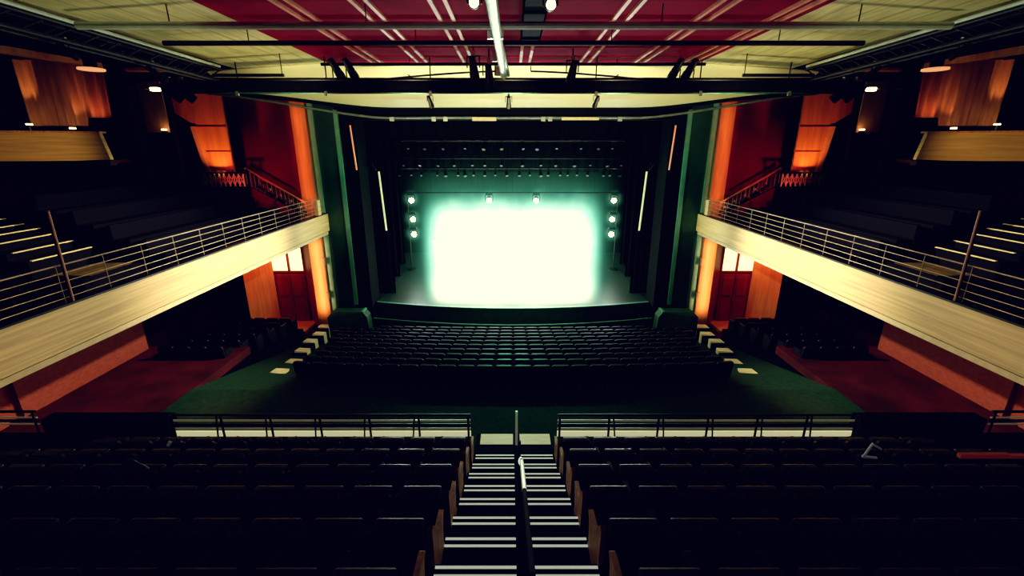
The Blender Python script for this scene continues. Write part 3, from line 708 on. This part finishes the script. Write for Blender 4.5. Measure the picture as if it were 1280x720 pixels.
def make_seat(name, end):
    r = thing(name, '', 'seat')
    back_mesh(.515,.62,.075,10,.125).build('backrest', M['seat'], r, smooth=False)
    b = MB(); b.box((-.22,.06,.28),(.22,.16,.66)); b.build('seat_pan', M['seat'], r, bevel=.025)
    arm_panel(-.275,.03,.50).build('armrest', M['seatdark'], r)
    if end: arm_panel(.285,.045,.72).build('end_panel', M['endwood'], r)
    return reg(r)
proto = {(-1,True):make_seat('theatre_chair',True), (-1,False):make_seat('theatre_chair',False)}
pr_ = make_seat('theatre_chair',False)
# right-hand aisle seat (end panel on its left)
r = thing('theatre_chair','', 'seat')
back_mesh(.515,.62,.075,10,.125).build('backrest', M['seat'], r)
MB().box((-.22,.06,.28),(.22,.16,.66)).build('seat_pan', M['seat'], r, bevel=.025)
arm_panel(.245,.03,.50).build('armrest', M['seatdark'], r)
arm_panel(-.33,.045,.72).build('end_panel', M['endwood'], r)
proto[(1,True)] = reg(r)
proto[(1,False)] = pr_
used = set()
CNT = [6,8,10,12,13,12]
for ri, Y in enumerate(ROWS):
    off = (0, 0, 0, .02, .03, .04)[ri]
    for s in (-1,1):
        for k in range(CNT[ri]):
            key = (s, k == 0)
            o = proto[key] if key not in used else copy_tree(proto[key])
            used.add(key)
            o.location = (s*(1.05+off+.55*k), Y-.02, ztop(Y)-.735)
            rowtxt = 'row nearest the camera' if ri == 0 else f'{ORD[ri+1]} row from camera'
            if k == 0: o['label'] = f'dark blue aisle seat with wooden end panel, {SIDE[s]} block, {rowtxt}'
            else: o['label'] = f'dark blue seat {ORD[k+1]} from the aisle, {SIDE[s]} block, {rowtxt}'
            o['group'] = 'seats on the balcony'
# stalls
sb = back_mesh(.565,.62,.08,10,.2)
sb.box((-.23,.06,.36),(.23,.5,.46)); sb.box((-.27,.1,0),(-.235,.42,.44)); sb.box((.235,.1,0),(.27,.42,.44))
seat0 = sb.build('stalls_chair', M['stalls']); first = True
NR = 10
for ri in range(NR):
    Y = 12.15+ri*.79
    for s in (-1,1):
        for k in range((12,12,12,12,12,13,13,14,14,11)[ri]):
            o = seat0 if first else seat0.copy()
            if not first: C.objects.link(o)
            first = False
            x = s*(.285+.57*k); yy = Y+.7*(x/8)**2
            o.location = (x, yy, zf(yy)+.02)
            o.rotation_euler[2] = -math.atan(2*.7*x/64)*-1
            tag(o, f'dark green stalls seat {ORD[k+1]} {SIDE[s]} of centre, {ORD[ri+1]} row from the back', 'seat', 'seats in the centre stalls')
# side stalls blocks, mostly in the dark
sb = back_mesh(.53,.62,.08,10,.2)
sb.box((-.23,.06,.36),(.23,.5,.46)); sb.box((-.27,.05,0),(-.235,.45,.6)); sb.box((.235,.05,0),(.27,.45,.6))
side0 = sb.build('side_stalls_chair', M['seat']); first = True
for s in (-1,1):
    b = MB()
    for ri in range(6):
        Y = 14.2+.95*ri; b.box((s*9.9,Y-.3,-9),(s*12.6,Y+.66,-7.35-.16*ri))
    struct(b.build('floor_side_tier', M['carpet']))
    for ri in range(6):
        Y = 14.2+.95*ri
        for k in range(4):
            o = side0 if first else side0.copy()
            if not first: C.objects.link(o)
            first = False
            o.location = (s*(10.3+.57*k), Y, -7.34-.16*ri)
            tag(o, f'dark seat under the {SIDE[s]} gallery, {ORD[k+1]} from the stalls aisle, {ORD[ri+1]} row from back', 'seat', 'seats under the galleries')

# small things left on the balcony
pg = thing('open_programme', 'open white folded programme standing on a dark seat, right block', 'booklet', (4.84,5.25,-4.12))
MB().prism([(.0,0,0),(.22,.0,-.02),(.22,.01,-.0),(.0,.01,.03)], (0,.02,0)).build('lower_leaf', M['paper'], pg)
MB().prism([(.0,0,0),(.03,.0,0),(.11,.0,.22),(.08,.0,.22)], (0,.02,0)).build('spine', M['paper'], pg)
MB().prism([(.08,0,.21),(.24,.0,.12),(.24,.0,.15),(.09,.0,.24)], (0,.02,0)).build('upper_leaf', M['paper'], pg)
o = MB().prism([(0,0,0),(.05,0,.07),(.10,0,.05),(.04,0,-.02)], (0,.02,.01)).build('paper_scrap', M['paper']); o.location = (-5.18,5.65,-4.22); tag(o, 'small white paper scrap on a seat top, left block', 'paper')
for s in (-1,1):
    b = MB().box((s*6.62,5.6,-4.41),(s*7.35,5.66,-4.34)); b.box((s*7.37,5.6,-4.41),(s*7.6,5.66,-4.36))  # added ledge, its glow stands for a reddish lit strip
    if s > 0: tag(b.build('glow_ledge', M['ledge']), 'short red glowing ledge added at the right end of the balcony', 'ledge')
    else: b.bm.free()
def garment(label, p, sc, seed):
    rnd = random.Random(seed); b = MB(); rows = []
    for i in range(9):
        rw = []
        for j in range(9):
            u = i/8-.5; v = j/8-.5
            rw.append((u*.36*sc, v*.12-.02*math.sin(u*9), (.16*math.cos(u*3.1)-.9*v*v+.03*rnd.random())*sc))
        rows.append(rw)
    o = b.grid(rows).build('draped_jacket', M['cloth'], smooth=True, solid=.015); o.location = p; tag(o, label, 'jacket')
garment('grey jacket draped over a dark seat back, far left block', (-4.95,4.85,-4.02), 1.1, 3)

# ================================================================== LIGHT
W = S.world = bpy.data.worlds.new('World'); W.use_nodes = True
W.node_tree.nodes['Background'].inputs[0].default_value = (.02,.03,.30,1); W.node_tree.nodes['Background'].inputs[1].default_value = .02

GREEN = (.30,1,.62)
# stage lamps that face the hall (they sit on the lamps of the bars)
for x in (-6.25,-1.45,1.45,6.25):
    spot((x,27.6,-3.1),(x*.3,4,-3.6), 1500, (.86,.97,1), 80, .8, .12)
# unseen green lamps added to imitate stage spill on proscenium, pit and stalls
area((0,22.3,-3.2),(0,14,-8.2), 130, GREEN, 8, 1.5, 130)
spot((0,21.0,.8),(0,11.2,-7.2), 2000, (.22,1,.58), 44, 1, .3)
spot((0,15.7,1.5),(0,20.9,-8.3), 520, (.2,1,.5), 44, 1, .15)
for s in (-1,1):
    spot((s*3.0,19.0,.9),(s*8.3,21,-3.5), 420, (.16,1,.62), 70, .8, .1)
# down light on the stage floor
for x in (-2.4,0,2.4):
    spot((x,25,1.5),(x*.9,23.6,-7.5), 2200, (.55,1,.80), 26, .8, .2)
# soffit wash
for x in (-7,-3.5,0,3.5,7):
    spot((x,15.2,.2),(x,18.6,2.3), 640 if abs(x)<5 else 300, (1,.90,.50), 100, .9, .2)
for s in (-1,1):
    spot((s*7.4,14.6,-.2),(s*7.6,14.8,2.7), 170, (1,.94,.50), 110, .9, .3)
    spot((s*7.4,10.4,-.6),(s*8.0,10.2,2.7), 90, (1,.95,.55), 110, .9, .3)
spot((0,8.5,-1.0),(0,10,2.8), 34, (.9,1,.92), 130, 1, .2)
for s in (-1,1): spot((s*10.4,11.2,1.6),(s*11.6,11.2,-2.6), 90, (1,.80,.45), 50, .9, .1)
# red ceiling
for x in (-3,3):
    spot((x,12,-2.2),(x,12.4,2.8), 150, (1,.62,.62), 120, .9, .3)
# gallery fronts
for s in (-1,1):
    spot((-s*.5,15.8,1.3),(s*8.6,13.6,-3.3), 9500, (1,.82,.50), 46, .9, .15)
    spot((-s*.5,13.0,1.3),(s*8.6,9.0,-3.3), 1300, (1,.64,.26), 60, 1, .15)
    spot((-s*.5,15.8,1.3),(s*8.6,19.3,-3.3), 2600, (1,.72,.48), 24, .9, .15)
    spot((s*7.4,8.0,.9),(s*13.8,13.4,0.), 1050, (1,.66,.32), 24, .9, .1)
    # red brick under the galleries
    for y in (6.5,9.5,12.5):
        spot((s*10.2,y,-4.0),(s*13.4,y,-5.6), 42, (1,.24,.17), 120, .9, .1)
    for y in (10.6,13.4):
        spot((s*11.6,y,-3.9),(s*11.6,y,-7), 40, (1,.25,.22), 40, 1, .1)
    # alcove and pilaster
    spot((s*11.4,20.6,-4.2),(s*12.2,21.3,-6.4), 190, (1,.30,.11), 120, .8, .1)
    area((s*9.32,19.9,-5.9),(s*9.32,20.8,-5.9), 26, (1,.56,.28), .15, 3.6, 70)
    area((s*9.32,19.9,-.6),(s*9.32,20.8,-.6), 8.5, (1,.30,.14), .15, 4.6, 70)
    # red wall
    spot((s*11.2,17.3,-1.6),(s*11.2,21,-1.0), 170, (1,.12,.24), 66, 1, .1)
# floor glow beyond the balcony rail
for s in (-1,1):
    spot((s*8.5,10.6,-5.2),(s*8.2,11.2,-7), 80, (1,.25,.14), 80, 1, .1)

S.view_settings.view_transform = 'Standard'
S.view_settings.look = 'None'
S.view_settings.exposure = 0
vs = S.view_settings; vs.use_curve_mapping = True
cm = vs.curve_mapping
def curve(i, pts):
    c = cm.curves[i]
    c.points[0].location = pts[0]; c.points[-1].location = pts[-1]
    for p in pts[1:-1]: c.points.new(*p)
curve(0, [(0,.0004),(.01,.0026),(.04,.026),(.12,.118),(.35,.40),(1,1)])
curve(1, [(0,.0003),(.01,.0026),(.04,.026),(.12,.115),(.35,.40),(1,1)])
curve(2, [(0,.0054),(.01,.0076),(.04,.027),(.12,.11),(.35,.37),(1,.85)])
cm.extend = 'HORIZONTAL'
cm.update()
try:
    S.cycles.use_denoising = True
    S.cycles.volume_step_rate = 2.0
    S.cycles.max_bounces = 5
except Exception: pass
